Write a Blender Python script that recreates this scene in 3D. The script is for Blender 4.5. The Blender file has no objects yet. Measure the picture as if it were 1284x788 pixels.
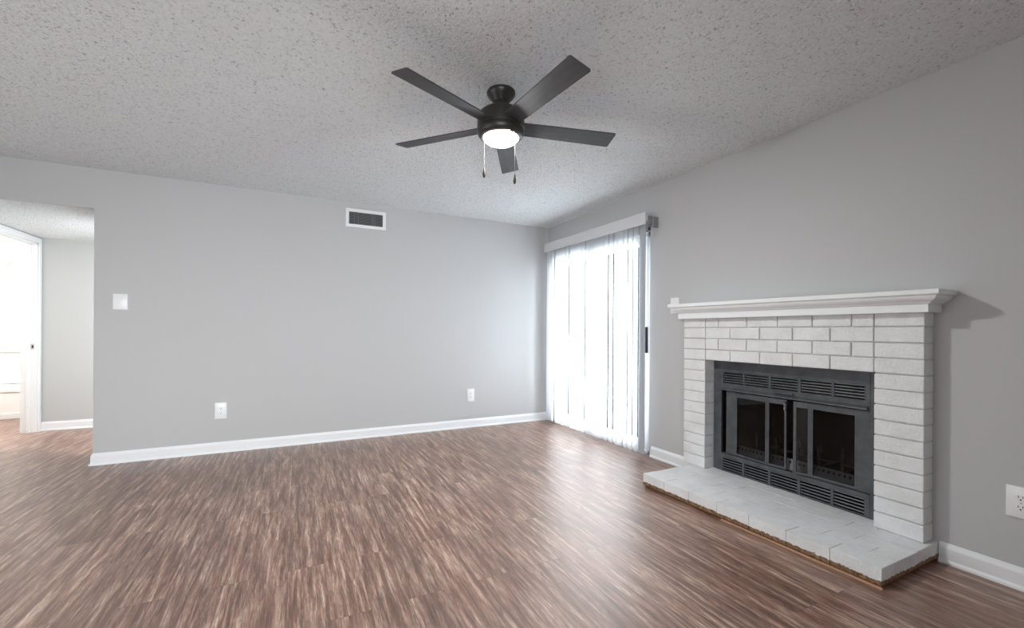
import bpy, bmesh, math, random
from mathutils import Vector, Matrix
random.seed(7)
S = bpy.context.scene
COL = S.collection
PI = math.pi

# ------------------------------------------------------------------ camera
cam = bpy.data.cameras.new('camera')
cam_o = bpy.data.objects.new('camera', cam)
COL.objects.link(cam_o)
cam.sensor_fit = 'HORIZONTAL'
cam.sensor_width = 36.0
cam.lens = 36.0 * 536.516 / 1284.0
cam.shift_y = 21.53 / 1284.0
cam.clip_start = 0.05
YAW, ROLL = 0.46448, 0.00625
d = Vector((math.sin(YAW), math.cos(YAW), 0))
r0 = Vector((math.cos(YAW), -math.sin(YAW), 0))
u0 = Vector((0, 0, 1))
rr = r0 * math.cos(ROLL) + u0 * math.sin(ROLL)
uu = u0 * math.cos(ROLL) - r0 * math.sin(ROLL)
M = Matrix((rr, uu, -d)).transposed().to_4x4()
M.translation = Vector((-2.85504, -4.67987, 1.12383))
cam_o.matrix_world = M
S.camera = cam_o

# ------------------------------------------------------------------ colour management, world, lights
S.view_settings.view_transform = 'Standard'
S.view_settings.look = 'None'
S.view_settings.exposure = 0.0
S.view_settings.gamma = 1.0
S.view_settings.use_curve_mapping = False
S.cycles.max_bounces = 14
S.cycles.diffuse_bounces = 8
S.cycles.glossy_bounces = 5
S.cycles.transmission_bounces = 8
S.cycles.transparent_max_bounces = 12
S.cycles.sample_clamp_indirect = 8.0
S.cycles.caustics_reflective = False
S.cycles.caustics_refractive = False

W = bpy.data.worlds.new('world')
S.world = W
W.use_nodes = True
bg = W.node_tree.nodes['Background']
bg.inputs['Color'].default_value = (0.95, 0.975, 1.0, 1)
bg.inputs['Strength'].default_value = 2.2


def area(name, loc, target, sx, sy, power, color, spread=PI):
    l = bpy.data.lights.new(name, 'AREA')
    l.shape = 'RECTANGLE'
    l.size, l.size_y = sx, sy
    l.energy = power
    l.color = color
    l.spread = spread
    o = bpy.data.objects.new(name, l)
    COL.objects.link(o)
    o.location = loc
    o.rotation_euler = (Vector(target) - Vector(loc)).to_track_quat('-Z', 'Y').to_euler()
    return o


def point(name, loc, power, color, radius):
    l = bpy.data.lights.new(name, 'POINT')
    l.energy = power
    l.color = color
    l.shadow_soft_size = radius
    o = bpy.data.objects.new(name, l)
    COL.objects.link(o)
    o.location = loc
    return o


area('daylight_patio', (0.75, -0.95, 1.07), (-1, -0.95, 1.07), 1.9, 2.05, 375, (0.97, 0.985, 1.0))
area('fill_left', (-5.46, -2.3, 0.78), (0, -2.3, 0.78), 2.0, 1.42, 16, (0.92, 0.97, 1.0))  # added fill for the left of the room, no known window there
area('fill_rear', (-4.1, -7.35, 1.05), (-3.6, 0.0, 0.7), 2.2, 1.7, 45, (0.93, 0.975, 1.0), math.radians(85))  # added fill behind the camera, aimed low at the back wall
area('fill_hall', (-4.325, 0.95, 1.0), (-5.3, 0.95, 1.0), 0.8, 1.9, 17, (0.96, 0.99, 1.0))  # added fill against the solid hall side wall, no doorway there
point('bathroom_lamp', (-6.3, 1.6, 2.0), 105, (1.0, 0.985, 0.965), 0.12)

# ------------------------------------------------------------------ material helpers
def mat(name, color=(0.8, 0.8, 0.8), rough=0.5, metal=0.0, spec=0.5):
    m = bpy.data.materials.new(name)
    m.use_nodes = True
    b = m.node_tree.nodes['Principled BSDF']
    b.inputs['Base Color'].default_value = (*color, 1)
    b.inputs['Roughness'].default_value = rough
    b.inputs['Metallic'].default_value = metal
    b.inputs['Specular IOR Level'].default_value = spec
    return m


class NT:
    def __init__(self, m):
        self.t = m.node_tree
        self.b = self.t.nodes.get('Principled BSDF')

    def n(self, typ, **kw):
        nd = self.t.nodes.new(typ)
        for k, v in kw.items():
            if k in nd.inputs:
                nd.inputs[k].default_value = v
            else:
                setattr(nd, k, v)
        return nd

    def l(self, a, b):
        self.t.links.new(a, b)

    def coord(self, scale=(1, 1, 1), rot=(0, 0, 0)):
        tc = self.n('ShaderNodeTexCoord')
        mp = self.n('ShaderNodeMapping')
        mp.inputs['Scale'].default_value = scale
        mp.inputs['Rotation'].default_value = rot
        self.l(tc.outputs['Object'], mp.inputs['Vector'])
        return mp.outputs['Vector']

    def noise(self, vec, scale, detail=3, rough=0.5):
        nd = self.n('ShaderNodeTexNoise')
        nd.inputs['Scale'].default_value = scale
        nd.inputs['Detail'].default_value = detail
        nd.inputs['Roughness'].default_value = rough
        if vec is not None:
            self.l(vec, nd.inputs['Vector'])
        return nd

    def ramp(self, fac, stops):
        nd = self.n('ShaderNodeValToRGB')
        e = nd.color_ramp.elements
        while len(e) < len(stops):
            e.new(0.5)
        for i, (p, c) in enumerate(stops):
            e[i].position = p
            e[i].color = (*c, 1) if len(c) == 3 else c
        self.l(fac, nd.inputs['Fac'])
        return nd.outputs['Color']

    def mix(self, fac, a, b, typ='MIX'):
        nd = self.n('ShaderNodeMix')
        nd.data_type = 'RGBA'
        nd.blend_type = typ
        for sock, v in ((nd.inputs[0], fac), (nd.inputs[6], a), (nd.inputs[7], b)):
            if hasattr(v, 'is_linked'):
                self.l(v, sock)
            elif isinstance(v, tuple):
                sock.default_value = (*v, 1)
            else:
                sock.default_value = v
        return nd.outputs[2]

    def math(self, op, a, b=None):
        nd = self.n('ShaderNodeMath')
        nd.operation = op
        for i, v in enumerate((a, b)):
            if v is None:
                continue
            if hasattr(v, 'is_linked'):
                self.l(v, nd.inputs[i])
            else:
                nd.inputs[i].default_value = v
        return nd.outputs[0]

    def bump(self, height, strength, dist, normal=None):
        nd = self.n('ShaderNodeBump')
        nd.inputs['Strength'].default_value = strength
        nd.inputs['Distance'].default_value = dist
        self.l(height, nd.inputs['Height'])
        if normal is not None:
            self.l(normal, nd.inputs['Normal'])
        self.l(nd.outputs['Normal'], self.b.inputs['Normal'])
        return nd.outputs['Normal']


def paint(name, color, rough, amt=0.05, scale=90.0):
    m = mat(name, color, rough, spec=0.35)
    t = NT(m)
    v = t.coord()
    t.bump(t.noise(v, scale, 3).outputs['Fac'], amt, 0.01)
    return m


M_wall = paint('wall_paint_grey', (0.50, 0.503, 0.507), 0.6)
M_hall = paint('hall_paint_pale_grey', (0.49, 0.50, 0.497), 0.6)
M_bath = paint('bathroom_paint', (0.70, 0.69, 0.67), 0.6)
M_trim = paint('white_trim_paint', (0.80, 0.82, 0.835), 0.35, 0.02)
M_plate = mat('white_plastic_plate', (0.82, 0.83, 0.84), 0.3)
M_slot = mat('dark_slot', (0.02, 0.02, 0.02), 0.6)
M_vinyl = mat('white_vinyl_door_frame', (0.75, 0.76, 0.77), 0.35)
M_handle = mat('dark_handle', (0.03, 0.03, 0.035), 0.4)
M_steel = mat('brushed_steel', (0.55, 0.55, 0.55), 0.3, 1.0)
M_tub = mat('white_acrylic', (0.86, 0.86, 0.85), 0.2)
M_patio = paint('patio_stucco', (0.42, 0.41, 0.40), 0.9, 0.3, 25.0)
M_shaft = mat('dark_duct', (0.05, 0.05, 0.055), 0.7)
M_louver = mat('vent_louver_grey', (0.24, 0.24, 0.245), 0.5)


def make_ceiling_mat(name):
    m = mat(name, (0.88, 0.88, 0.885), 0.95, spec=0.1)
    t = NT(m)
    v = t.coord()
    vo = t.n('ShaderNodeTexVoronoi')
    vo.inputs['Scale'].default_value = 62.0
    vo.inputs['Randomness'].default_value = 1.0
    t.l(v, vo.inputs['Vector'])
    n1 = t.noise(v, 74, 4, 0.68)
    n2 = t.noise(v, 130, 2, 0.6)
    h = t.math('ADD', t.math('MULTIPLY', n1.outputs['Fac'], 1.3), t.math('MULTIPLY', n2.outputs['Fac'], 0.5))
    h = t.math('SUBTRACT', h, t.math('MULTIPLY', vo.outputs['Distance'], 0.7))
    t.bump(h, 0.8, 0.014)
    # dark flecks in the hollows paint in the small shadows between lumps
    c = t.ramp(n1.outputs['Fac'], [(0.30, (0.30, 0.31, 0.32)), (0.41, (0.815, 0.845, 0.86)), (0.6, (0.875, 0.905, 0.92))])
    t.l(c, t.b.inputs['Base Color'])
    return m


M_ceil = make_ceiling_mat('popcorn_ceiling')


def make_floor_mat():
    m = mat('wood_plank_floor', (0.2, 0.12, 0.09), 0.34, spec=1.0)
    t = NT(m)
    tc = t.n('ShaderNodeTexCoord')
    sp = t.n('ShaderNodeSeparateXYZ')
    t.l(tc.outputs['Object'], sp.inputs[0])
    cb = t.n('ShaderNodeCombineXYZ')
    t.l(sp.outputs['Y'], cb.inputs['X'])
    t.l(sp.outputs['X'], cb.inputs['Y'])
    br = t.n('ShaderNodeTexBrick')
    br.offset = 0.37
    br.offset_frequency = 2
    br.inputs['Color1'].default_value = (0, 0, 0, 1)
    br.inputs['Color2'].default_value = (1, 1, 1, 1)
    br.inputs['Mortar'].default_value = (0.3, 0.3, 0.3, 1)
    br.inputs['Scale'].default_value = 1.0
    br.inputs['Mortar Size'].default_value = 0.0011
    br.inputs['Mortar Smooth'].default_value = 0.2
    br.inputs['Bias'].default_value = 0.0
    br.inputs['Brick Width'].default_value = 1.22
    br.inputs['Row Height'].default_value = 0.152
    t.l(cb.outputs[0], br.inputs['Vector'])
    rnd = t.n('ShaderNodeSeparateColor')
    t.l(br.outputs['Color'], rnd.inputs[0])
    # per-plank shift of the grain
    sh = t.n('ShaderNodeCombineXYZ')
    t.l(t.math('MULTIPLY', rnd.outputs[0], 7.3), sh.inputs['X'])
    t.l(t.math('MULTIPLY', rnd.outputs[0], 13.1), sh.inputs['Y'])
    va = t.n('ShaderNodeVectorMath')
    va.operation = 'ADD'
    t.l(tc.outputs['Object'], va.inputs[0])
    t.l(sh.outputs[0], va.inputs[1])

    def stretched(sx, sy, detail, rough, dist=0.0):
        mp = t.n('ShaderNodeMapping')
        mp.inputs['Scale'].default_value = (sx, sy, 1)
        t.l(va.outputs[0], mp.inputs['Vector'])
        nd = t.noise(mp.outputs[0], 1.0, detail, rough)
        nd.inputs['Distortion'].default_value = dist
        return nd.outputs['Fac']
    g1 = stretched(40, 2.5, 4, 0.62, 0.35)      # broad streaks
    g2 = stretched(125, 9.0, 4, 0.68, 1.2)    # finer streaks
    g3 = stretched(330, 16, 3, 0.6)           # pores
    base = t.ramp(g1, [(0.30, (0.090, 0.037, 0.023)), (0.45, (0.190, 0.098, 0.070)), (0.56, (0.310, 0.190, 0.143)), (0.68, (0.50, 0.365, 0.297))])
    fine = t.ramp(g2, [(0.34, (0.30, 0.26, 0.24)), (0.50, (0.95, 0.95, 0.95)), (0.66, (1.55, 1.53, 1.52))])
    c = t.mix(0.85, base, fine, 'MULTIPLY')
    pores = t.ramp(g3, [(0.33, (0.55, 0.52, 0.5)), (0.5, (1, 1, 1))])
    c = t.mix(0.6, c, pores, 'MULTIPLY')
    tone = t.ramp(rnd.outputs[0], [(0.0, (0.86, 0.84, 0.83)), (1.0, (1.14, 1.13, 1.12))])
    c = t.mix(1.0, c, tone, 'MULTIPLY')
    seam = t.math('SUBTRACT', 1.0, t.math('MULTIPLY', br.outputs['Fac'], 0.40))
    cs = t.n('ShaderNodeCombineColor')
    for i in range(3):
        t.l(seam, cs.inputs[i])
    c = t.mix(1.0, c, cs.outputs[0], 'MULTIPLY')
    t.l(c, t.b.inputs['Base Color'])
    t.b.inputs['Specular Tint'].default_value = (1.0, 0.90, 0.83, 1)
    t.b.inputs['IOR'].default_value = 1.75
    rg = t.n('ShaderNodeMapRange')
    rg.inputs['To Min'].default_value = 0.27
    rg.inputs['To Max'].default_value = 0.42
    t.l(g2, rg.inputs['Value'])
    t.l(rg.outputs[0], t.b.inputs['Roughness'])
    hh = t.math('SUBTRACT', t.math('MULTIPLY', g2, 0.5), t.math('MULTIPLY', br.outputs['Fac'], 0.3))
    t.bump(hh, 0.12, 0.004)
    return m


M_floor = make_floor_mat()


def make_brick_paint(name, raw_below=None):
    m = mat(name, (0.70, 0.70, 0.70), 0.45, spec=0.4)
    t = NT(m)
    v = t.coord()
    # drips of thick paint: noise drawn out vertically, and coarse brick grain
    vd = t.coord((38, 38, 9))
    n1 = t.noise(vd, 1.0, 3, 0.6)
    n2 = t.noise(v, 60, 4, 0.6)
    h = t.math('ADD', t.math('MULTIPLY', n1.outputs['Fac'], 0.7), t.math('MULTIPLY', n2.outputs['Fac'], 0.6))
    t.bump(h, 0.55, 0.012)
    wear = t.noise(v, 9, 4, 0.6)
    c = t.ramp(wear.outputs['Fac'], [(0.35, (0.685, 0.695, 0.70)), (0.6, (0.745, 0.76, 0.77))])
    if raw_below is not None:
        sp = t.n('ShaderNodeSeparateXYZ')
        t.l(t.n('ShaderNodeTexCoord').outputs['Object'], sp.inputs[0])
        n3 = t.noise(v, 45, 5, 0.7)
        zz = t.math('ADD', sp.outputs['Z'], t.math('MULTIPLY', n3.outputs['Fac'], -0.034))
        f = t.math('LESS_THAN', zz, raw_below)
        raw = t.ramp(n2.outputs['Fac'], [(0.35, (0.10, 0.05, 0.025)), (0.65, (0.32, 0.19, 0.10))])
        c = t.mix(f, c, raw)
    t.l(c, t.b.inputs['Base Color'])
    return m


M_brick = make_brick_paint('white_painted_brick')
M_hearth = make_brick_paint('white_painted_hearth_brick', 0.016)
M_mortar = mat('painted_mortar', (0.60, 0.60, 0.60), 0.7)
M_raw = mat('bare_brick_base', (0.17, 0.09, 0.05), 0.9)
M_stripwood = mat('pale_wood_strip', (0.50, 0.30, 0.19), 0.5)


def make_black_metal():
    m = mat('black_stove_metal', (0.035, 0.037, 0.042), 0.42, 0.0, 0.5)
    t = NT(m)
    v = t.coord()
    n = t.noise(v, 14, 4, 0.6)
    c = t.ramp(n.outputs['Fac'], [(0.35, (0.050, 0.054, 0.061)), (0.65, (0.084, 0.090, 0.099))])
    t.l(c, t.b.inputs['Base Color'])
    t.bump(t.noise(v, 300, 2).outputs['Fac'], 0.05, 0.003)
    return m


M_black = make_black_metal()
M_soot = mat('sooty_firebrick', (0.035, 0.030, 0.027), 0.9, spec=0.1)
t_ = NT(M_soot)
t_.l(t_.ramp(t_.noise(t_.coord(), 7, 5, 0.65).outputs['Fac'], [(0.3, (0.012, 0.011, 0.010)), (0.7, (0.075, 0.062, 0.052))]), t_.b.inputs['Base Color'])
M_grate = mat('iron_grate', (0.10, 0.095, 0.09), 0.6, 0.3)
M_strip = mat('grey_steel_strip', (0.22, 0.22, 0.23), 0.5, 0.2)


def make_glass(name, tint, ior=1.45):
    m = bpy.data.materials.new(name)
    m.use_nodes = True
    t = m.node_tree
    t.nodes.remove(t.nodes['Principled BSDF'])
    out = t.nodes['Material Output']
    tr = t.nodes.new('ShaderNodeBsdfTransparent')
    tr.inputs['Color'].default_value = (*tint, 1)
    gl = t.nodes.new('ShaderNodeBsdfGlossy')
    gl.inputs['Roughness'].default_value = 0.04
    fr = t.nodes.new('ShaderNodeFresnel')
    fr.inputs['IOR'].default_value = ior
    mx = t.nodes.new('ShaderNodeMixShader')
    t.links.new(fr.outputs[0], mx.inputs[0])
    t.links.new(tr.outputs[0], mx.inputs[1])
    t.links.new(gl.outputs[0], mx.inputs[2])
    t.links.new(mx.outputs[0], out.inputs['Surface'])
    return m


M_pane = make_glass('clear_door_glass', (0.95, 0.97, 0.97))
M_smoke = make_glass('smoked_fire_glass', (0.62, 0.62, 0.62), 1.28)


def make_vane():
    m = bpy.data.materials.new('translucent_white_vane')
    m.use_nodes = True
    t = m.node_tree
    t.nodes.remove(t.nodes['Principled BSDF'])
    out = t.nodes['Material Output']
    df = t.nodes.new('ShaderNodeBsdfDiffuse')
    df.inputs['Color'].default_value = (0.80, 0.81, 0.83, 1)
    tl = t.nodes.new('ShaderNodeBsdfTranslucent')
    tl.inputs['Color'].default_value = (0.80, 0.83, 0.86, 1)
    mx = t.nodes.new('ShaderNodeMixShader')
    mx.inputs[0].default_value = 0.5
    t.links.new(df.outputs[0], mx.inputs[1])
    t.links.new(tl.outputs[0], mx.inputs[2])
    t.links.new(mx.outputs[0], out.inputs['Surface'])
    return m


M_vane = make_vane()
M_valance = mat('white_pvc_valance', (0.66, 0.67, 0.68), 0.45)
M_bracket = mat('grey_head_rail_end', (0.25, 0.25, 0.26), 0.45)
M_fan = mat('dark_bronze_fan_metal', (0.040, 0.038, 0.037), 0.36, 0.35)
M_blade = mat('dark_fan_blade', (0.050, 0.050, 0.053), 0.5, 0.0, 0.25)
t_ = NT(M_blade)
t_.l(t_.ramp(t_.noise(t_.coord((4, 40, 40)), 1.0, 4, 0.6).outputs['Fac'], [(0.3, (0.040, 0.040, 0.043)), (0.7, (0.066, 0.066, 0.070))]), t_.b.inputs['Base Color'])
M_fob = mat('dark_wood_fob', (0.022, 0.012, 0.008), 0.4)
M_chain = mat('pale_bead_chain', (0.14, 0.14, 0.14), 0.5, 0.0)
M_globe = mat('lit_glass_bowl', (0.9, 0.9, 0.9), 0.3)
M_globe.node_tree.nodes['Principled BSDF'].inputs['Emission Color'].default_value = (0.99, 0.995, 0.975, 1)
M_globe.node_tree.nodes['Principled BSDF'].inputs['Emission Strength'].default_value = 380.0

# ------------------------------------------------------------------ geometry helpers
ORG = {}


def box(bm, x0, x1, y0, y1, z0, z1, bev=0.0, seg=2, mtx=None):
    x0, x1 = min(x0, x1), max(x0, x1)
    y0, y1 = min(y0, y1), max(y0, y1)
    z0, z1 = min(z0, z1), max(z0, z1)
    g = bmesh.ops.create_cube(bm, size=1.0)
    vs = g['verts']
    for v in vs:
        v.co = Vector(((x0 + x1) / 2 + v.co.x * (x1 - x0), (y0 + y1) / 2 + v.co.y * (y1 - y0), (z0 + z1) / 2 + v.co.z * (z1 - z0)))
    if mtx is not None:
        for v in vs:
            v.co = mtx @ v.co
    if bev > 0:
        es = list({e for v in vs for e in v.link_edges})
        bmesh.ops.bevel(bm, geom=es, offset=bev, segments=seg, affect='EDGES', profile=0.5)
    return vs


def prism(bm, poly, axis, a, b):
    """poly of 2D points extruded along an axis from a to b."""
    def P(p, t):
        if axis == 'x':
            return (t, p[0], p[1])
        if axis == 'y':
            return (p[0], t, p[1])
        return (p[0], p[1], t)
    va = [bm.verts.new(P(p, a)) for p in poly]
    vb = [bm.verts.new(P(p, b)) for p in poly]
    n = len(poly)
    bm.faces.new(va)
    bm.faces.new(vb[::-1])
    for i in range(n):
        bm.faces.new((va[i], vb[i], vb[(i + 1) % n], va[(i + 1) % n]))


def lathe(bm, prof, cx, cy, seg=48):
    rings = []
    for (r, z) in prof:
        if r < 1e-5:
            rings.append([bm.verts.new((cx, cy, z))])
        else:
            rings.append([bm.verts.new((cx + r * math.cos(2 * PI * i / seg), cy + r * math.sin(2 * PI * i / seg), z)) for i in range(seg)])
    for A, B in zip(rings, rings[1:]):
        for i in range(seg):
            j = (i + 1) % seg
            if len(A) == 1 and len(B) == 1:
                continue
            if len(A) == 1:
                bm.faces.new((A[0], B[i], B[j]))
            elif len(B) == 1:
                bm.faces.new((A[i], A[j], B[0]))
            else:
                bm.faces.new((A[i], A[j], B[j], B[i]))


def tube(bm, pts, r, seg=10, caps=True):
    pts = [Vector(p) for p in pts]
    rings = []
    for i, p in enumerate(pts):
        if i == 0:
            t = pts[1] - pts[0]
        elif i == len(pts) - 1:
            t = pts[-1] - pts[-2]
        else:
            t = (pts[i + 1] - pts[i]).normalized() + (pts[i] - pts[i - 1]).normalized()
        t.normalize()
        a = Vector((0, 0, 1)) if abs(t.z) < 0.9 else Vector((1, 0, 0))
        u = t.cross(a).normalized()
        v = t.cross(u)
        rings.append([bm.verts.new(p + r * (math.cos(2 * PI * k / seg) * u + math.sin(2 * PI * k / seg) * v)) for k in range(seg)])
    for A, B in zip(rings, rings[1:]):
        for i in range(seg):
            bm.faces.new((A[i], A[(i + 1) % seg], B[(i + 1) % seg], B[i]))
    if caps:
        bm.faces.new(rings[0])
        bm.faces.new(rings[-1])


def obj(name, bm, m, parent=None, org=None, smooth=False, angle=35):
    bmesh.ops.recalc_face_normals(bm, faces=bm.faces[:])
    me = bpy.data.meshes.new(name)
    if parent is not None:
        org = ORG[parent.name]
    elif org is None:
        org = Vector((0, 0, 0))
    org = Vector(org)
    for v in bm.verts:
        v.co -= org
    bm.to_mesh(me)
    bm.free()
    o = bpy.data.objects.new(name, me)
    COL.objects.link(o)
    for mm in (m if isinstance(m, (list, tuple)) else [m]):
        me.materials.append(mm)
    if smooth:
        me.polygons.foreach_set('use_smooth', [True] * len(me.polygons))
        me.set_sharp_from_angle(angle=math.radians(angle))
    if parent is not None:
        o.parent = parent
    else:
        o.location = org
    ORG[o.name] = org
    return o


def thing(name, label, cat, loc, group=None):
    o = bpy.data.objects.new(name, None)
    COL.objects.link(o)
    o.empty_display_size = 0.05
    o.location = loc
    ORG[o.name] = Vector(loc)
    o['label'] = label
    o['category'] = cat
    if group:
        o['group'] = group
    return o


def struct(name, bm, m, **kw):
    o = obj(name, bm, m, **kw)
    if o.parent is None:
        o['kind'] = 'structure'
    return o


def B():
    return bmesh.new()

# ------------------------------------------------------------------ room shell
XL, YR, H = -5.37, -6.9, 2.44      # left wall plane, rear wall plane, ceiling height
XO, ZO = -4.353, 2.112             # jamb and head of the opening to the hall
YH = 1.81                          # hall far wall plane
WT = 0.12

bm = B(); box(bm, -7.75, 0.16, YR - 0.8, 3.75, -0.06, 0.0); struct('floor', bm, M_floor)
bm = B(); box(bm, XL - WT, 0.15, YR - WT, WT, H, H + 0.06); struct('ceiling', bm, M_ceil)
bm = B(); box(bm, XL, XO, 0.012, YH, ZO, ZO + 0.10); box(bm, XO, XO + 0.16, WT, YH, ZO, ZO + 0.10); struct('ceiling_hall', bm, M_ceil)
bm = B(); box(bm, -7.75, XL - WT, 0.2, 3.75, 2.36, 2.42); struct('ceiling_bathroom', bm, M_bath)

bm = B()
box(bm, XO, 0.0, 0.0, WT, 0, H)
box(bm, XL, XO, 0.0, 0.012, ZO, H)
box(bm, XL, XO, 0.012, WT, ZO + 0.1, H)
struct('wall_back', bm, M_wall)

DY0, DY1, DZ = -1.770, -0.13, 2.04   # sliding glass door opening in the right wall
FY0, FY1, FZ = -3.502, -2.442, 0.913 # firebox opening
bm = B()
box(bm, 0, 0.15, DY1, WT, 0, H)
box(bm, 0, 0.15, DY0, DY1, DZ, H)
box(bm, 0, 0.15, FY1, DY0, 0, H)
box(bm, 0, 0.15, FY0, FY1, FZ, H)
box(bm, 0, 0.15, FY0, FY1, -0.02, 0.06)
box(bm, 0, 0.15, YR - WT, FY0, 0, H)
struct('wall_right', bm, M_wall)

DH0, DH1, DHZ = 0.985, 1.755, 2.045   # bathroom door opening in the left wall
bm = B()
LY0, LY1, LZ0, LZ1 = -3.35, -1.25, 0.04, 1.52  # unseen opening added to let the left fill light in
box(bm, XL - WT, XL, YR, LY0, 0, H)
box(bm, XL - WT, XL, LY1, DH0, 0, H)
box(bm, XL - WT, XL, LY0, LY1, 0, LZ0)
box(bm, XL - WT, XL, LY0, LY1, LZ1, H)
box(bm, XL - WT, XL, DH0, DH1, DHZ, H)
box(bm, XL - WT, XL, DH1, YH + WT, 0, H)
struct('wall_left', bm, M_hall)

bm = B()
box(bm, XL - WT, -5.25, YR - WT, YR, 0, H)
box(bm, -2.95, 0.0, YR - WT, YR, 0, H)
box(bm, -5.25, -2.95, YR - WT, YR, 2.05, H)  # head of an unseen opening added for the rear fill light
struct('wall_rear', bm, M_wall)

bm = B(); box(bm, XL, XO + 0.16, YH, YH + WT, 0, ZO + 0.1); struct('wall_hall_far', bm, M_hall)
bm = B(); box(bm, XO + 0.04, XO + 0.16, WT, YH, 0, ZO + 0.1); struct('wall_hall_right', bm, M_hall)
bm = B(); box(bm, -7.75, XL - WT, 3.65, 3.75, 0, 2.42); struct('wall_bathroom_far', bm, M_bath)
bm = B(); box(bm, -7.75, -7.65, 0.2, 3.65, 0, 2.42); struct('wall_bathroom_left', bm, M_bath)
bm = B(); box(bm, -7.65, XL - WT, 0.2, 0.3, 0, 2.42); struct('wall_bathroom_near', bm, M_bath)
bm = B(); box(bm, XL - WT, XL, YH + WT, 3.75, 0, 2.42); struct('wall_bathroom_right', bm, M_bath)

bm = B(); box(bm, 2.2, 2.3, -4.0, 5.0, -0.3, 2.9); struct('patio_backdrop', bm, M_patio)  # backdrop wall added so the gaps between vanes turn grey
bm = B(); box(bm, 0.15, 2.2, -4.0, 5.0, -0.3, -0.1); struct('floor_patio', bm, M_patio)

# ------------------------------------------------------------------ baseboards (colonial profile plus shoe moulding)
PB = [(0, 0), (0.021, 0), (0.020, 0.010), (0.014, 0.018), (0.012, 0.020), (0.012, 0.072), (0.010, 0.080), (0.006, 0.088), (0.003, 0.096), (0, 0.097)]


def loft(bm, paths):
    """paths: list of polylines of equal length, one per profile point; closed across the profile."""
    V = [[bm.verts.new(p) for p in path] for path in paths]
    n, k = len(V), len(V[0])
    for i in range(n):
        j = (i + 1) % n
        for s in range(k - 1):
            bm.faces.new((V[i][s], V[i][s + 1], V[j][s + 1], V[j][s]))
    bm.faces.new([V[i][0] for i in range(n)])
    bm.faces.new([V[i][-1] for i in reversed(range(n))])


bm = B()   # wraps the free end of the wall at the hall opening
loft(bm, [[(XO - o, WT, z), (XO - o, -o, z), (0.0, -o, z)] for o, z in PB])
struct('baseboard_back', bm, M_trim)
bm = B()
loft(bm, [[(-o, DY0 - 0.028, z), (-o, -2.243, z)] for o, z in PB])
struct('baseboard_right_door', bm, M_trim)
bm = B()
loft(bm, [[(-o, -3.735, z), (-o, YR, z)] for o, z in PB])
struct('baseboard_right', bm, M_trim)
bm = B()
loft(bm, [[(XL + 0.012, YH - o, z), (XO + 0.04, YH - o, z)] for o, z in PB])
struct('baseboard_hall', bm, M_trim)

# ------------------------------------------------------------------ doorway to the bathroom
bm = B()
jt = 0.018
box(bm, XL - WT - 0.004, XL + 0.004, DH1 - jt, DH1, 0, DHZ, 0.001, 1)
box(bm, XL - WT - 0.004, XL + 0.004, DH0, DH0 + jt, 0, DHZ, 0.001, 1)
box(bm, XL - WT - 0.004, XL + 0.004, DH0, DH1, DHZ - jt, DHZ, 0.001, 1)
box(bm, XL - 0.075, XL - 0.045, DH1 - jt - 0.011, DH1 - jt + 0.001, 0, DHZ - jt, 0.001, 1)   # door stop
box(bm, XL - 0.075, XL - 0.045, DH0 + jt, DH1 - jt, DHZ - jt - 0.011, DHZ - jt + 0.001, 0.001, 1)
d2 = struct('door_2', bm, M_trim, org=(XL, 1.37, 0))
bm = B()
PC = [(0.006, 0), (0.004, 0.010), (0.012, 0.013), (0.016, 0.020), (0.017, 0.050), (0.013, 0.056), (0.0, 0.057)]
c0 = [(0.0, 0.004)] + [(h_, w_ + 0.004) for h_, w_ in PC[1:]] 
loft(bm, [[(XL + h_, DH1 - 0.006 + w_ * 0.9, 0), (XL + h_, DH1 - 0.006 + w_ * 0.9, DHZ - 0.006 + w_), (XL + h_, DH0 + 0.006 - w_, DHZ - 0.006 + w_), (XL + h_, DH0 + 0.006 - w_, 0)] for h_, w_ in c0])
obj('casing', bm, M_trim, d2)
bm = B()
box(bm, XL - 0.045, XL - 0.015, DH1 - jt - 0.0025, DH1 - jt, 0.895, 0.955, 0.001, 1)
sp_ = obj('strike_plate', bm, M_steel, d2)
bm = B()
box(bm, XL - 0.036, XL - 0.022, DH1 - jt - 0.0032, DH1 - jt - 0.0024, 0.91, 0.94)
obj('latch_hole', bm, M_slot, sp_)

# ------------------------------------------------------------------ sliding glass door
bm = B()
fw = 0.04
box(bm, 0.02, 0.13, DY0, DY0 + fw, 0, DZ, 0.002, 1)
box(bm, 0.02, 0.13, DY1 - fw, DY1, 0, DZ, 0.002, 1)
box(bm, 0.02, 0.13, DY0, DY1, DZ - fw, DZ, 0.002, 1)
box(bm, 0.02, 0.13, DY0, DY1, 0.0, 0.03, 0.002, 1)
d1 = struct('door_1', bm, M_vinyl, org=(0.075, (DY0 + DY1) / 2, 0))


def sash(y0, y1, x0, x1):
    bm = B()
    s = 0.062
    z0, z1 = 0.032, DZ - fw - 0.002
    box(bm, x0, x1, y0, y0 + s, z0, z1, 0.003, 1)
    box(bm, x0, x1, y1 - s, y1, z0, z1, 0.003, 1)
    box(bm, x0, x1, y0 + s, y1 - s, z1 - s, z1, 0.003, 1)
    box(bm, x0, x1, y0 + s, y1 - s, z0, z0 + s * 1.3, 0.003, 1)
    p = obj('sliding_panel', bm, M_vinyl, d1)
    bm = B()
    xm = (x0 + x1) / 2
    box(bm, xm - 0.003, xm + 0.003, y0 + s - 0.004, y1 - s + 0.004, z0 + s, z1 - s + 0.004)
    obj('pane', bm, M_pane, p)
    return p


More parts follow.
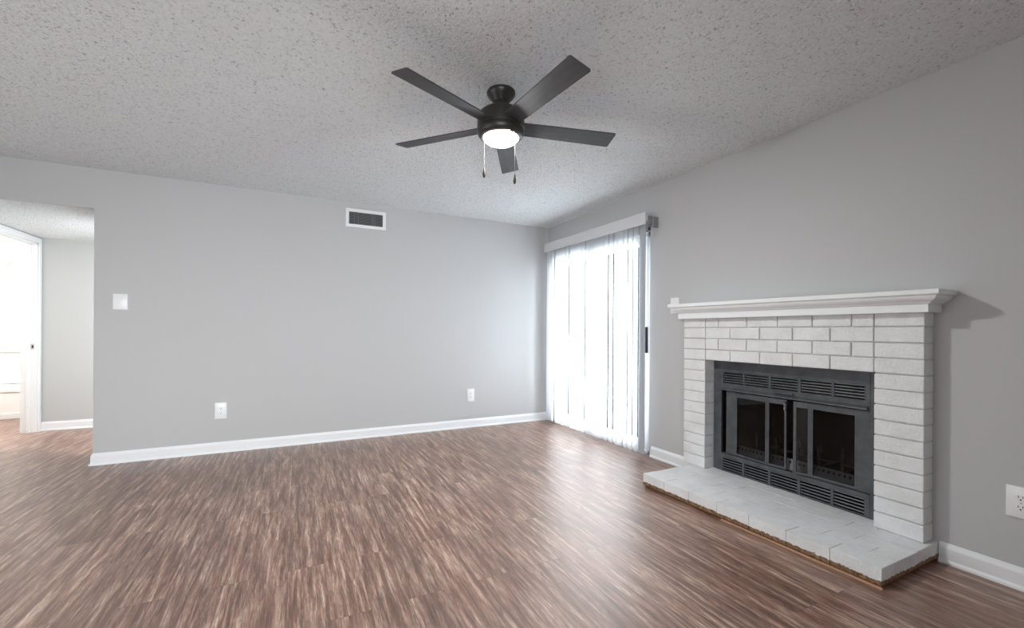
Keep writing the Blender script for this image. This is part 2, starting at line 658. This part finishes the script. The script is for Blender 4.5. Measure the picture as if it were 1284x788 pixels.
ym = (DY0 + DY1) / 2
pan = sash(DY0 + fw - 0.004, ym + 0.03, 0.030, 0.066)
sash(ym - 0.03, DY1 - fw + 0.004, 0.080, 0.116)
bm = B()
box(bm, 0.004, 0.030, DY0 + fw + 0.012, DY0 + fw + 0.034, 0.93, 1.17, 0.006, 2)
obj('handle', bm, M_handle, pan)

# ------------------------------------------------------------------ vertical blind
VX = -0.075
vb = thing('vertical_blind', 'white vertical blind with valance glowing in front of the sliding glass door', 'blind', (VX, -0.95, 0.0))
ZT, ZB = 2.10, 0.028


def vane_bm(y, ang, w=0.089, n=6):
    bm = B()
    rows = []
    for z in (ZB, ZT - 0.05, ZT):
        row = []
        for i in range(n + 1):
            s = (i / n - 0.5) * w
            bow = 0.006 * (1 - (2 * i / n - 1) ** 2)
            px = VX - s * math.sin(ang) - bow * math.cos(ang)
            py = y + s * math.cos(ang) - bow * math.sin(ang)
            row.append(bm.verts.new((px, py, z)))
        rows.append(row)
    for A, Bq in zip(rows, rows[1:]):
        for i in range(n):
            bm.faces.new((A[i], A[i + 1], Bq[i + 1], Bq[i]))
    g = bmesh.ops.solidify(bm, geom=bm.faces[:], thickness=0.0012)
    return bm


VY = [-0.165 - 0.0768 * k for k in range(14)] + [-1.2425, -1.319, -1.395, -1.462, -1.527, -1.598, -1.668]
for k, y in enumerate(VY):
    ang = math.radians(24 + random.uniform(-5, 5))
    if k in (14, 15, 16, 18, 19, 20):      # these hang a little more open
        ang = math.radians(-16)
    elif 1 <= k <= 12:
        ang = math.radians(-12.5 if k % 4 in (1, 2) else random.uniform(4, 16))
    obj('vane', vane_bm(y, ang), M_vane, vb, smooth=True, angle=60)
for q in range(3):      # extra vanes added behind the last one to cut the light through it
    o = obj('vane', vane_bm(-1.747 + 0.003 * q, math.radians(-12), 0.098), M_vane, vb, smooth=True, angle=60)
    o.location.x += 0.007 * q
tz = Matrix.Translation((0, -0.96, 2.14)) @ Matrix.Rotation(math.radians(0.75), 4, 'X') @ Matrix.Translation((0, 0.96, -2.14))
bm = B()
box(bm, -0.122, -0.117, -1.835, -0.100, 2.088, 2.196, 0.0015, 1, tz)
box(bm, -0.118, -0.012, -0.106, -0.100, 2.088, 2.196, 0.0015, 1, tz)
obj('valance', bm, M_valance, vb)
bm = B()
box(bm, -0.100, -0.055, -1.840, -0.110, 2.115, 2.160, 0.003, 1, tz)
hr = obj('head_rail', bm, M_valance, vb)
bm = B()
box(bm, -0.105, -0.050, -1.853, -1.838, 2.09, 2.160, 0.003, 1, tz)
box(bm, -0.060, 0.0, -1.868, -1.846, 2.06, 2.155, 0.003, 1, tz)
obj('bracket', bm, M_bracket, hr)
bm = B()
tube(bm, [(-0.10, -1.845, 2.09), (-0.100, -1.846, 1.0)], 0.0022, 6)
obj('chain', bm, M_chain, vb)
bm = B()
box(bm, -0.106, -0.092, -1.868, -1.850, 2.018, 2.046, 0.003, 2)
obj('cord_clip', bm, M_handle, vb)

# ------------------------------------------------------------------ ceiling fan
FC = Vector((-1.861, -2.544, 0))
fan = thing('ceiling_fan', 'dark bronze five-blade ceiling fan with lit bowl light', 'ceiling fan', (FC.x, FC.y, 2.44))
bm = B()
lathe(bm, [(0.0, 2.44), (0.076, 2.44), (0.078, 2.436), (0.078, 2.428), (0.075, 2.421), (0.067, 2.409), (0.057, 2.397), (0.049, 2.387), (0.045, 2.381), (0.0, 2.381)], FC.x, FC.y)
obj('canopy', bm, M_fan, fan, smooth=True)
bm = B()
lathe(bm, [(0.0, 2.386), (0.042, 2.386), (0.043, 2.362), (0.050, 2.342), (0.060, 2.333), (0.0, 2.333)], FC.x, FC.y)
obj('downrod_collar', bm, M_fan, fan, smooth=True)
bm = B()
lathe(bm, [(0.0, 2.342), (0.062, 2.340), (0.100, 2.330), (0.120, 2.315), (0.1285, 2.295), (0.130, 2.270), (0.130, 2.238), (0.129, 2.233), (0.126, 2.231), (0.126, 2.226), (0.129, 2.224), (0.130, 2.217), (0.125, 2.200), (0.114, 2.188), (0.098, 2.184), (0.095, 2.190), (0.0, 2.192)], FC.x, FC.y, 64)
hs = obj('motor_housing', bm, M_fan, fan, smooth=True)
for a in (0.5, 2.6, 4.7):
    bm = B()
    bmesh.ops.create_icosphere(bm, subdivisions=2, radius=0.005, matrix=Matrix.Translation((FC.x + 0.108 * math.cos(a), FC.y + 0.108 * math.sin(a), 2.190)))
    obj('screw', bm, M_steel, hs, smooth=True)
bm = B()
prof = [(0.0945, 2.191)]
for i in range(1, 11):
    a = i / 10 * PI / 2
    prof.append((0.0945 * math.cos(a), 2.188 - 0.038 * math.sin(a)))
lathe(bm, prof, FC.x, FC.y)
obj('light_bowl', bm, M_globe, fan, smooth=True, angle=80)

blade_me = None
T0 = 0.4035 + PI
for k in range(5):
    a = T0 - k * 2 * PI / 5
    if blade_me is None:
        bm = B()
        R0, R1, w0, w1 = 0.085, 0.664, 0.050, 0.060
        pts = [(R0, -w0), (R1 - 0.006, -w1), (R1, -w1 + 0.006), (R1, w1 - 0.006), (R1 - 0.006, w1), (R0, w0)]
        prism(bm, pts, 'z', -0.003, 0.003)
        rot = Matrix.Rotation(-0.213, 4, 'X')
        for v in bm.verts:
            v.co = rot @ v.co + Vector((0, 0, 2.249 - 2.44))
        bmesh.ops.recalc_face_normals(bm, faces=bm.faces[:])
        blade_me = bpy.data.meshes.new('blade')
        bm.to_mesh(blade_me)
        bm.free()
        blade_me.materials.append(M_blade)
    o = bpy.data.objects.new('blade', blade_me)
    COL.objects.link(o)
    o.parent = fan
    o.rotation_euler = (0, 0, a)

for (px, py, ztop, zb_) in ((-1.958, -2.541, 2.185, 2.008), (-1.819, -2.632, 2.185, 1.968)):
    bm = B()
    tube(bm, [(px, py, ztop + 0.006), (px, py, zb_)], 0.0006, 6)
    z = ztop
    ch = obj('pull_chain', bm, M_chain, fan)
    bm = B()
    lathe(bm, [(0.0, zb_ + 0.002), (0.0025, zb_), (0.005, zb_ - 0.016), (0.0082, zb_ - 0.034), (0.0078, zb_ - 0.045), (0.004, zb_ - 0.054), (0.0, zb_ - 0.055)], px, py, 14)
    obj('pendant', bm, M_fob, ch, smooth=True)

# ------------------------------------------------------------------ air vent on the back wall
av = thing('air_vent', 'white framed air vent with dark louvers high on the back wall', 'vent', (-2.222, 0, 2.19))
vx0, vx1, vz0, vz1 = -2.422, -2.023, 2.186, 2.376
bi = 0.032
bm = B()
for (a0, a1, b0, b1) in ((vx0, vx1, vz1 - bi, vz1), (vx0, vx1, vz0, vz0 + bi), (vx0, vx0 + bi, vz0 + bi, vz1 - bi), (vx1 - bi, vx1, vz0 + bi, vz1 - bi)):
    box(bm, a0, a1, -0.010, 0.0, b0, b1, 0.002, 1)
obj('frame', bm, M_plate, av)
bm = B()
box(bm, vx0 + bi, vx1 - bi, -0.0015, 0.0, vz0 + bi, vz1 - bi)
obj('backing', bm, M_shaft, av)
bm = B()
ns = 11
for i in range(ns):
    z = vz0 + bi + (i + 0.5) * (vz1 - vz0 - 2 * bi) / ns
    mt = Matrix.Translation((0, -0.006, z)) @ Matrix.Rotation(math.radians(38), 4, 'X')
    box(bm, vx0 + bi, vx1 - bi, -0.005, 0.005, -0.0008, 0.0008, 0, 1, mt)
for f in (0.155, 0.27, 0.675, 0.72, 0.77):
    x = vx0 + bi + f * (vx1 - vx0 - 2 * bi)
    box(bm, x - 0.0018, x + 0.0018, -0.011, -0.002, vz0 + bi, vz1 - bi)
obj('louvers', bm, M_louver, av)

# ------------------------------------------------------------------ plates, switches and outlets
def wallplate(name, label, cat, c, wall, w, h, kind, group=None):
    """c: point on the wall (centre of plate); wall 'back' faces -Y, 'right' faces -X."""
    t = thing(name, label, cat, c, group)

    def place(bm):
        if wall == 'back':
            mt = Matrix.Translation(c)
        else:
            mt = Matrix.Translation(c) @ Matrix.Rotation(-PI / 2, 4, 'Z')
        bmesh.ops.transform(bm, matrix=mt, verts=bm.verts)
        return bm
    bm = B()
    prism(bm, [(-w / 2, -h / 2), (w / 2, -h / 2), (w / 2, h / 2), (-w / 2, h / 2)], 'y', 0.0, -0.003)
    q = [(-w / 2 + 0.004, -h / 2 + 0.004), (w / 2 - 0.004, -h / 2 + 0.004), (w / 2 - 0.004, h / 2 - 0.004), (-w / 2 + 0.004, h / 2 - 0.004)]
    box(bm, -w / 2, w / 2, -0.008, -0.001, -h / 2, h / 2, 0.0035, 2)
    obj('cover_plate', place(bm), M_plate, t, smooth=True)
    if kind == 'outlet':
        for s in (1, -1):
            bm = B()
            zc = s * 0.0215
            pts = []
            for i in range(20):
                a = 2 * PI * i / 20
                pts.append((0.0185 * math.cos(a), max(-0.0145, min(0.0145, 0.0185 * math.sin(a))) + zc))
            prism(bm, pts, 'y', -0.006, -0.0095)
            rc = obj('receptacle', place(bm), M_plate, t)
            bm = B()
            box(bm, -0.0080, -0.0055, -0.0102, -0.009, zc + 0.000, zc + 0.009)
            box(bm, 0.0055, 0.0080, -0.0102, -0.009, zc + 0.001, zc + 0.0085)
            lathe(bm, [(0.0, 0.0), (0.003, 0.0), (0.003, 0.0012), (0.0, 0.0012)], 0, 0, 12)
            lv = [v for v in bm.verts if abs(v.co.x) < 0.0031 and abs(v.co.y) < 0.0031 and v.co.z < 0.0013 and v.co.z > -0.0001 and v.index == -1 or (abs(v.co.x) < 0.0031 and abs(v.co.y) < 0.0032)]
            for v in lv:
                x, y, z = v.co
                v.co = Vector((x, -0.009 - z, zc - 0.0075 + y))
            obj('slots', place(bm), M_slot, rc)
        bm = B()
        bmesh.ops.create_icosphere(bm, subdivisions=2, radius=0.003, matrix=Matrix.Translation((0, -0.008, 0)))
        obj('screw', place(bm), M_steel, t, smooth=True)
    elif kind == 'rocker':
        bm = B()
        box(bm, -0.017, 0.017, -0.0088, -0.006, -0.034, 0.034, 0.002, 2)
        obj('rocker', place(bm), M_plate, t, smooth=True)
    elif kind == 'toggle':
        bm = B()
        box(bm, -0.006, 0.006, -0.010, -0.006, -0.013, 0.013, 0.0015, 1)
        box(bm, -0.0042, 0.0042, -0.022, -0.008, 0.000, 0.009, 0.0015, 1)
        obj('toggle', place(bm), M_plate, t, smooth=True)
    return t


wallplate('light_switch', 'white light switch plate on back wall beside the hall opening', 'light switch', (-4.184, 0, 1.350), 'back', 0.096, 0.132, 'rocker')
wallplate('light_switch', 'white switch plate on the right wall behind the left end of the mantel', 'light switch', (0, -2.060, 1.348), 'right', 0.090, 0.135, 'toggle')
wallplate('power_outlet', 'white power outlet on the back wall nearest the hall opening', 'outlet', (-3.476, 0, 0.381), 'back', 0.092, 0.146, 'outlet')
wallplate('power_outlet', 'white power outlet on the back wall nearest the vertical blind', 'outlet', (-1.046, 0, 0.374), 'back', 0.088, 0.146, 'outlet')
wallplate('power_outlet', 'white power outlet on the right wall to the right of the fireplace', 'outlet', (0, -4.002, 0.381), 'right', 0.090, 0.138, 'outlet')

# ------------------------------------------------------------------ fireplace
fp = thing('fireplace', 'white painted brick fireplace with mantel, raised hearth and black glass-door insert', 'fireplace', (0, -2.98, 0))
XF = -0.10
PYL, PYR = -2.245, -3.708
HZ = 0.09
CZ0, CP = 0.095, 0.0818


def brick(bm, y0, y1, z0, z1, xf=XF, xb=0.0, j=0.0018, bev=0.0042):
    dx = random.uniform(-j, j)
    vs = box(bm, xf + dx, xb, y0 + random.uniform(-1, 1) * j * 0.4, y1 + random.uniform(-1, 1) * j * 0.4,
             z0 + random.uniform(-1, 1) * j * 0.5, z1 + random.uniform(-1, 1) * j * 0.5, bev, 2)


bm = B()
mj = 0.003
for k in range(14):
    z0 = CZ0 + CP * k - (0.005 if k == 0 else 0)
    z1 = min(CZ0 + CP * (k + 1), 1.232)
    brick(bm, FY1 + 0.001, PYL, z0 + mj, z1 - mj)
    brick(bm, PYR, FY0 - 0.001, z0 + mj, z1 - mj)
rowA = [FY1, -2.552, -2.774, -2.984, -3.193, -3.397, FY0]
rowB = [FY1, -2.649, -2.867, -3.080, -3.290, FY0]
for q in range(4):
    z0 = CZ0 + CP * (10 + q)
    z1 = min(z0 + CP, 1.232)
    row = rowB if q % 2 == 0 else rowA
    for a, b in zip(row, row[1:]):
        brick(bm, b + mj, a - mj, z0 + mj, z1 - mj)
obj('brick_surround', bm, M_brick, fp)
bm = B()
box(bm, XF + 0.010, -0.002, FY1 + 0.004, PYL - 0.004, HZ, 1.23)
box(bm, XF + 0.010, -0.002, PYR + 0.004, FY0 - 0.004, HZ, 1.23)
box(bm, XF + 0.010, -0.002, FY0, FY1, FZ + 0.003, 1.23)
obj('mortar', bm, M_mortar, fp)

# mantel: one moulding returned at both ends
MY0, MY1, MX = -3.737, -2.226, -0.146
prof = [(0, 1.229), (0, 1.271), (0.009, 1.2725), (0.013, 1.279), (0.019, 1.2835), (0.029, 1.289), (0.038, 1.297), (0.043, 1.306), (0.045, 1.313), (0.0535, 1.3145), (0.0565, 1.3185), (0.0565, 1.337), (0.054, 1.3405)]


def mz(y, z):
    return z + 0.0055 * ((y + 2.98) / 0.81) * (z - 1.229) / 0.11


bm = B()
rings = []
for o_, z in prof:
    pts = [(0, MY1 + o_), (MX - o_, MY1 + o_), (MX - o_, MY0 - o_), (0, MY0 - o_)]
    rings.append([bm.verts.new((x, y, mz(y, z))) for x, y in pts])
for A, Bq in zip(rings, rings[1:]):
    for i in range(4):
        j = (i + 1) % 4
        bm.faces.new((A[i], A[j], Bq[j], Bq[i]))
bm.faces.new(rings[0])
bm.faces.new(rings[-1])
obj('mantel', bm, M_trim, fp, smooth=True, angle=25)

# hearth: a bed of painted brick with a bare edge below
HYR, HYL, HXR, HXL = -3.732, -2.316, -0.558, -0.592


def hx(y):
    return HXR + (HXL - HXR) * (y - HYR) / (HYL - HYR)


bm = B()
rows = 5
for r in range(rows):
    f0, f1 = r / rows, (r + 1) / rows
    y = HYR + (0.0 if r % 2 == 0 else -0.0)
    L = 0.2035
    edges = [HYR]
    yy = HYR + (L if r % 2 == 0 else L / 2)
    while yy < HYL - 0.03:
        edges.append(yy)
        yy += L
    edges.append(HYL)
    for a, b in zip(edges, edges[1:]):
        g0 = 0.0005 if r else 0.0013      # the front course shows its joints in the riser
        vs_before = set(bm.verts)
        box(bm, 0, 1, a + g0, b - g0, 0.012, HZ + random.uniform(-0.0013, 0.0013), 0.0028, 2)
        for v in bm.verts:
            if v not in vs_before:
                fx = f0 + (f1 - f0) * v.co.x
                sc_ = hx(v.co.y)
                v.co.x = sc_ * (1 - fx) + (0.0022 if r else 0.0) * (0.5 - v.co.x)
obj('hearth', bm, M_hearth, fp)
bm = B()
vs = box(bm, -0.1, 0.0, HYR + 0.012, HYL - 0.012, 0.0, HZ - 0.004)
for v in vs:
    if v.co.x < -0.05:
        v.co.x = hx(v.co.y) + 0.014
hb = obj('hearth_base', bm, M_raw, fp)
bm = B()
y0, y1 = HYR - 0.004, -2.95
for (a, b) in ((y0, y1),):
    v = [bm.verts.new(p) for p in ((hx(a) - 0.008, a, 0), (hx(b) - 0.004, b, 0), (hx(b) + 0.002, b, 0), (hx(a) + 0.002, a, 0),
                                   (hx(a) - 0.008, a, 0.008), (hx(b) - 0.004, b, 0.006), (hx(b) + 0.002, b, 0.006), (hx(a) + 0.002, a, 0.008))]
    for f in ((0, 1, 2, 3), (4, 5, 6, 7), (0, 1, 5, 4), (1, 2, 6, 5), (2, 3, 7, 6), (3, 0, 4, 7)):
        bm.faces.new([v[i] for i in f])
obj('edge_strip', bm, M_stripwood, fp)

# black insert
XI = -0.002        # face of the metal frame
def yz(y0, y1, z0, z1, x0, x1, bev=0.0015):
    box(bm, x0, x1, y0, y1, z0, z1, bev, 1)


TL = [(-2.525, -2.681), (-2.695, -2.868), (-2.884, -3.058), (-3.076, -3.249), (-3.264, -3.419)]
TZ0, TZ1 = 0.747, 0.834
BZ0, BZ1 = 0.100, 0.196
fr_y0, fr_y1 = FY0 + 0.002, FY1 - 0.002
OPZ0, OPZ1 = 0.222, 0.692       # door opening
OPY0, OPY1 = -3.445, -2.508
bm = B()
fx0, fx1 = XI, 0.016
yz(OPY1, fr_y1, HZ + 0.002, FZ - 0.003, fx0, fx1)           # left stile
yz(fr_y0, OPY0, HZ + 0.002, FZ - 0.003, fx0, fx1)           # right stile
yz(OPY0, OPY1, TZ1, FZ - 0.003, fx0, fx1)                   # top band
yz(OPY0, OPY1, OPZ1, TZ0, fx0, fx1)                         # band under the upper louvers
yz(OPY0, OPY1, BZ1, OPZ0, fx0, fx1)
yz(OPY0, OPY1, HZ + 0.002, BZ0, fx0, fx1)
for (z0, z1) in ((TZ0, TZ1), (BZ0, BZ1)):
    yz(TL[0][0], OPY1, z0, z1, fx0, fx1, 0)
    yz(OPY0, TL[-1][1], z0, z1, fx0, fx1, 0)
    for a, b in zip(TL, TL[1:]):
        yz(b[0], a[1], z0, z1, fx0, fx1, 0)
obj('metal_frame', bm, M_black, fp)
for (z0, z1) in ((TZ0, TZ1), (BZ0, BZ1)):
    for a, b in TL:
        bm = B()
        n = 5
        p = (z1 - z0) / n
        for i in range(n):
            zc = z0 + (i + 0.5) * p
            mt = Matrix.Translation((0.007, 0, zc + 0.002)) @ Matrix.Rotation(math.radians(28), 4, 'Y')
            box(bm, -0.0065, 0.0065, b, a, -0.0042, 0.0042, 0.0008, 1, mt)
        obj('louver_grille', bm, M_black, fp)
bm = B()   # hood lip over the doors
prism(bm, [(XI, 0.716), (XI - 0.016, 0.704), (XI - 0.018, 0.696), (XI - 0.014, 0.694), (XI, 0.706)], 'y', -3.437, -2.525)
obj('hood_lip', bm, M_black, fp)
bm = B()
tube(bm, [(XI, -2.905, 0.731), (XI - 0.014, -2.908, 0.730), (XI - 0.016, -2.93, 0.728), (XI - 0.016, -3.01, 0.727), (XI - 0.014, -3.03, 0.727), (XI, -3.033, 0.727)], 0.005, 8)
obj('damper_handle', bm, M_black, fp, smooth=True)
# firebox
bm = B()
bx0, bx1 = 0.02, 0.50
prism(bm, [(FY0 + 0.02, bx0), (FY1 - 0.02, bx0), (FY1 - 0.16, bx1), (FY0 + 0.16, bx1)], 'z', 0.215, 0.222)
for v in bm.verts:
    v.co = Vector((v.co.y, v.co.x, v.co.z))
nb = len(bm.verts)
bm2 = B()
prism(bm2, [(bx0, FY1 - 0.02), (bx1, FY1 - 0.16), (bx1, FY1 - 0.145), (bx0, FY1 - 0.005)], 'z', 0.085, 0.905)
prism(bm2, [(bx0, FY0 + 0.02), (bx1, FY0 + 0.16), (bx1, FY0 + 0.145), (bx0, FY0 + 0.005)], 'z', 0.085, 0.905)
prism(bm2, [(bx1, FY0 + 0.15), (bx1 + 0.015, FY0 + 0.15), (bx1 + 0.015, FY1 - 0.15), (bx1, FY1 - 0.15)], 'z', 0.085, 0.905)
prism(bm2, [(bx0, FY0 + 0.01), (bx1, FY0 + 0.15), (bx1, FY1 - 0.15), (bx0, FY1 - 0.01)], 'z', 0.897, 0.907)
prism(bm2, [(bx0, FY0 + 0.01), (bx1, FY0 + 0.15), (bx1, FY1 - 0.15), (bx0, FY1 - 0.01)], 'z', 0.083, 0.092)
prism(bm2, [(bx0 + 0.01, FY0 + 0.02), (bx1, FY0 + 0.15), (bx1, FY1 - 0.15), (bx0 + 0.01, FY1 - 0.02)], 'z', 0.205, 0.222)
prism(bm2, [(bx0 + 0.04, FY0 + 0.03), (bx0 + 0.05, FY0 + 0.03), (bx0 + 0.05, FY1 - 0.03), (bx0 + 0.04, FY1 - 0.03)], 'z', 0.70, 0.90)
bm.free()
obj('firebox', bm2, M_soot, fp)


# bifold glass doors, slightly ajar at the middle
def leaf(pa, pb, name='glass_door', handle=False, fwid=0.020, foot=0.055):
    pa, pb = Vector(pa), Vector(pb)
    L = (pb - pa).length
    ey = (pb - pa).normalized()
    ex = Vector((ey.y, -ey.x, 0))
    if ex.x > 0:
        ex = -ex
    mt = Matrix((( ey.x, ex.x, 0, pa.x), (ey.y, ex.y, 0, pa.y), (0, 0, 1, 0), (0, 0, 0, 1)))
    z0, z1 = OPZ0 + 0.008, OPZ1 - 0.006
    bm = B()
    t = 0.006
    box(bm, 0, fwid, -t, t, z0, z1, 0.001, 1, mt)
    box(bm, L - fwid, L, -t, t, z0, z1, 0.001, 1, mt)
    box(bm, fwid, L - fwid, -t, t, z1 - 0.034, z1, 0.001, 1, mt)
    box(bm, fwid, L - fwid, -t, t, z0, z0 + 0.013, 0.001, 1, mt)
    o = obj(name, bm, M_black, fp)
    bm = B()
    box(bm, fwid - 0.002, L - fwid + 0.002, -0.0015, 0.0015, z0 + 0.012, z1 - 0.032, 0, 1, mt)
    obj('pane', bm, M_smoke, o)
    if handle:
        bm = B()
        u = L - fwid / 2
        tube(bm, [mt @ Vector((u, 0.004, z1 - 0.015)), mt @ Vector((u, 0.022, z1 - 0.02)), mt @ Vector((u, 0.024, z1 - 0.055)), mt @ Vector((u, 0.008, z1 - 0.075))], 0.004, 8)
        obj('handle', bm, M_steel, o, smooth=True)
    return o


xd = 0.010
bm = B()    # fixed side panels that frame the doors
box(bm, 0.004, 0.014, -2.622, -2.546, OPZ0 + 0.004, OPZ1 - 0.004, 0.001, 1)
obj('side_panel', bm, M_black, fp)
bm = B()
box(bm, 0.004, 0.014, OPY0 + 0.001, -3.379, OPZ0 + 0.004, OPZ1 - 0.004, 0.001, 1)
obj('side_panel', bm, M_black, fp)
leaf((xd, -2.622, 0), (xd - 0.012, -2.862, 0), fwid=0.010)
leaf((xd - 0.012, -2.864, 0), (xd - 0.002, -2.985, 0), handle=True, fwid=0.012)
leaf((xd, -3.379, 0), (xd - 0.006, -3.138, 0), fwid=0.010)
leaf((xd - 0.006, -3.136, 0), (xd - 0.030, -3.044, 0), fwid=0.016)
bm = B()    # perforated air strip in front of the fire
y = -2.64
z0 = OPZ0 + 0.002
nh = 26
p = (3.375 - 2.64) / nh
xs0, xs1 = 0.034, 0.038
box(bm, xs0, xs1, -3.40, -2.60, z0, 0.270)
box(bm, xs0, xs1, -3.40, -2.60, 0.286, 0.300)
for i in range(nh + 1):
    yc = -2.64 - i * p
    box(bm, xs0, xs1, yc - p * 0.28, yc + p * 0.28, 0.270, 0.286)
obj('perforated_strip', bm, M_strip, fp)

# log grate standing in the firebox, with a few charred pieces
gr = thing('fire_grate', 'dark iron fire grate with upright prongs behind the fireplace glass', 'grate', (0.2, -3.0, 0.222))
bm = B()
for yv in (-2.72, -2.86, -3.0, -3.13, -3.26):
    tube(bm, [(0.10, yv, 0.40), (0.10, yv, 0.285), (0.13, yv, 0.275), (0.36, yv, 0.275), (0.38, yv, 0.30), (0.38, yv, 0.36)], 0.0075, 8)
obj('prongs', bm, M_grate, gr, smooth=True)
bm = B()
for xv in (0.14, 0.33):
    tube(bm, [(xv, -2.68, 0.265), (xv, -3.30, 0.265)], 0.0075, 8)
obj('cross_bars', bm, M_grate, gr, smooth=True)
for xv in (0.14, 0.33):
    for yv in (-2.76, -3.22):
        bm = B()
        tube(bm, [(xv, yv, 0.265), (xv, yv, 0.222)], 0.0075, 8)
        obj('leg', bm, M_grate, gr, smooth=True)

# ------------------------------------------------------------------ bathroom seen through the doorway
bt = thing('bathtub', 'white alcove bathtub glimpsed through the doorway at far left', 'bathtub', (-6.5, 3.2, 0))
TX0, TX1, TY0, TY1, TZ = -7.64, XL - WT - 0.01, 2.80, 3.50, 0.37
bm = B()
box(bm, TX0, TX1, TY0 + 0.015, TY0 + 0.05, 0.0, TZ - 0.03, 0.004, 1)
obj('apron', bm, M_tub, bt)
bm = B()
o_ = [(TX0, TY0), (TX1, TY0), (TX1, TY1), (TX0, TY1)]
i_ = [(TX0 + 0.09, TY0 + 0.08), (TX1 - 0.09, TY0 + 0.08), (TX1 - 0.09, TY1 - 0.06), (TX0 + 0.09, TY1 - 0.06)]
b_ = [(TX0 + 0.17, TY0 + 0.14), (TX1 - 0.17, TY0 + 0.14), (TX1 - 0.17, TY1 - 0.12), (TX0 + 0.17, TY1 - 0.12)]
R_ = [[bm.verts.new((x, y, z)) for x, y in pts] for pts, z in ((o_, TZ - 0.035), (o_, TZ), (i_, TZ), (b_, 0.06))]
for A, Bq in zip(R_, R_[1:]):
    for k in range(4):
        bm.faces.new((A[k], A[(k + 1) % 4], Bq[(k + 1) % 4], Bq[k]))
bm.faces.new(R_[-1])
obj('basin', bm, M_tub, bt)
ts = thing('tub_surround', 'glossy white wall surround with a ledge above the bathtub at far left', 'tub surround', (-6.5, 3.6, TZ))
bm = B()
box(bm, TX0, TX1, 3.51, 3.648, TZ + 0.001, 0.80, 0.004, 1)
box(bm, TX0, TX1, 3.55, 3.648, 0.80, 1.81, 0.004, 1)
obj('back_panel', bm, M_tub, ts)
bm = B()
box(bm, TX0, TX1, 3.47, 3.55, 0.80, 0.822, 0.004, 1)
obj('ledge', bm, M_tub, ts)
rd = B()
tube(rd, [(-7.65, 2.86, 1.925), (XL - WT, 2.86, 1.925)], 0.012, 12)
ro = obj('shower_rod', rd, M_steel, org=(-6.5, 2.86, 1.925), smooth=True)
ro['label'] = 'thin metal shower rod high above the bathtub at far left'
ro['category'] = 'shower rod'
bm = B()
box(bm, TX0, TX1, TY0 + 0.003, TY0 + 0.015, 0, 0.07, 0.003, 1)
struct('baseboard_bathroom', bm, M_trim)
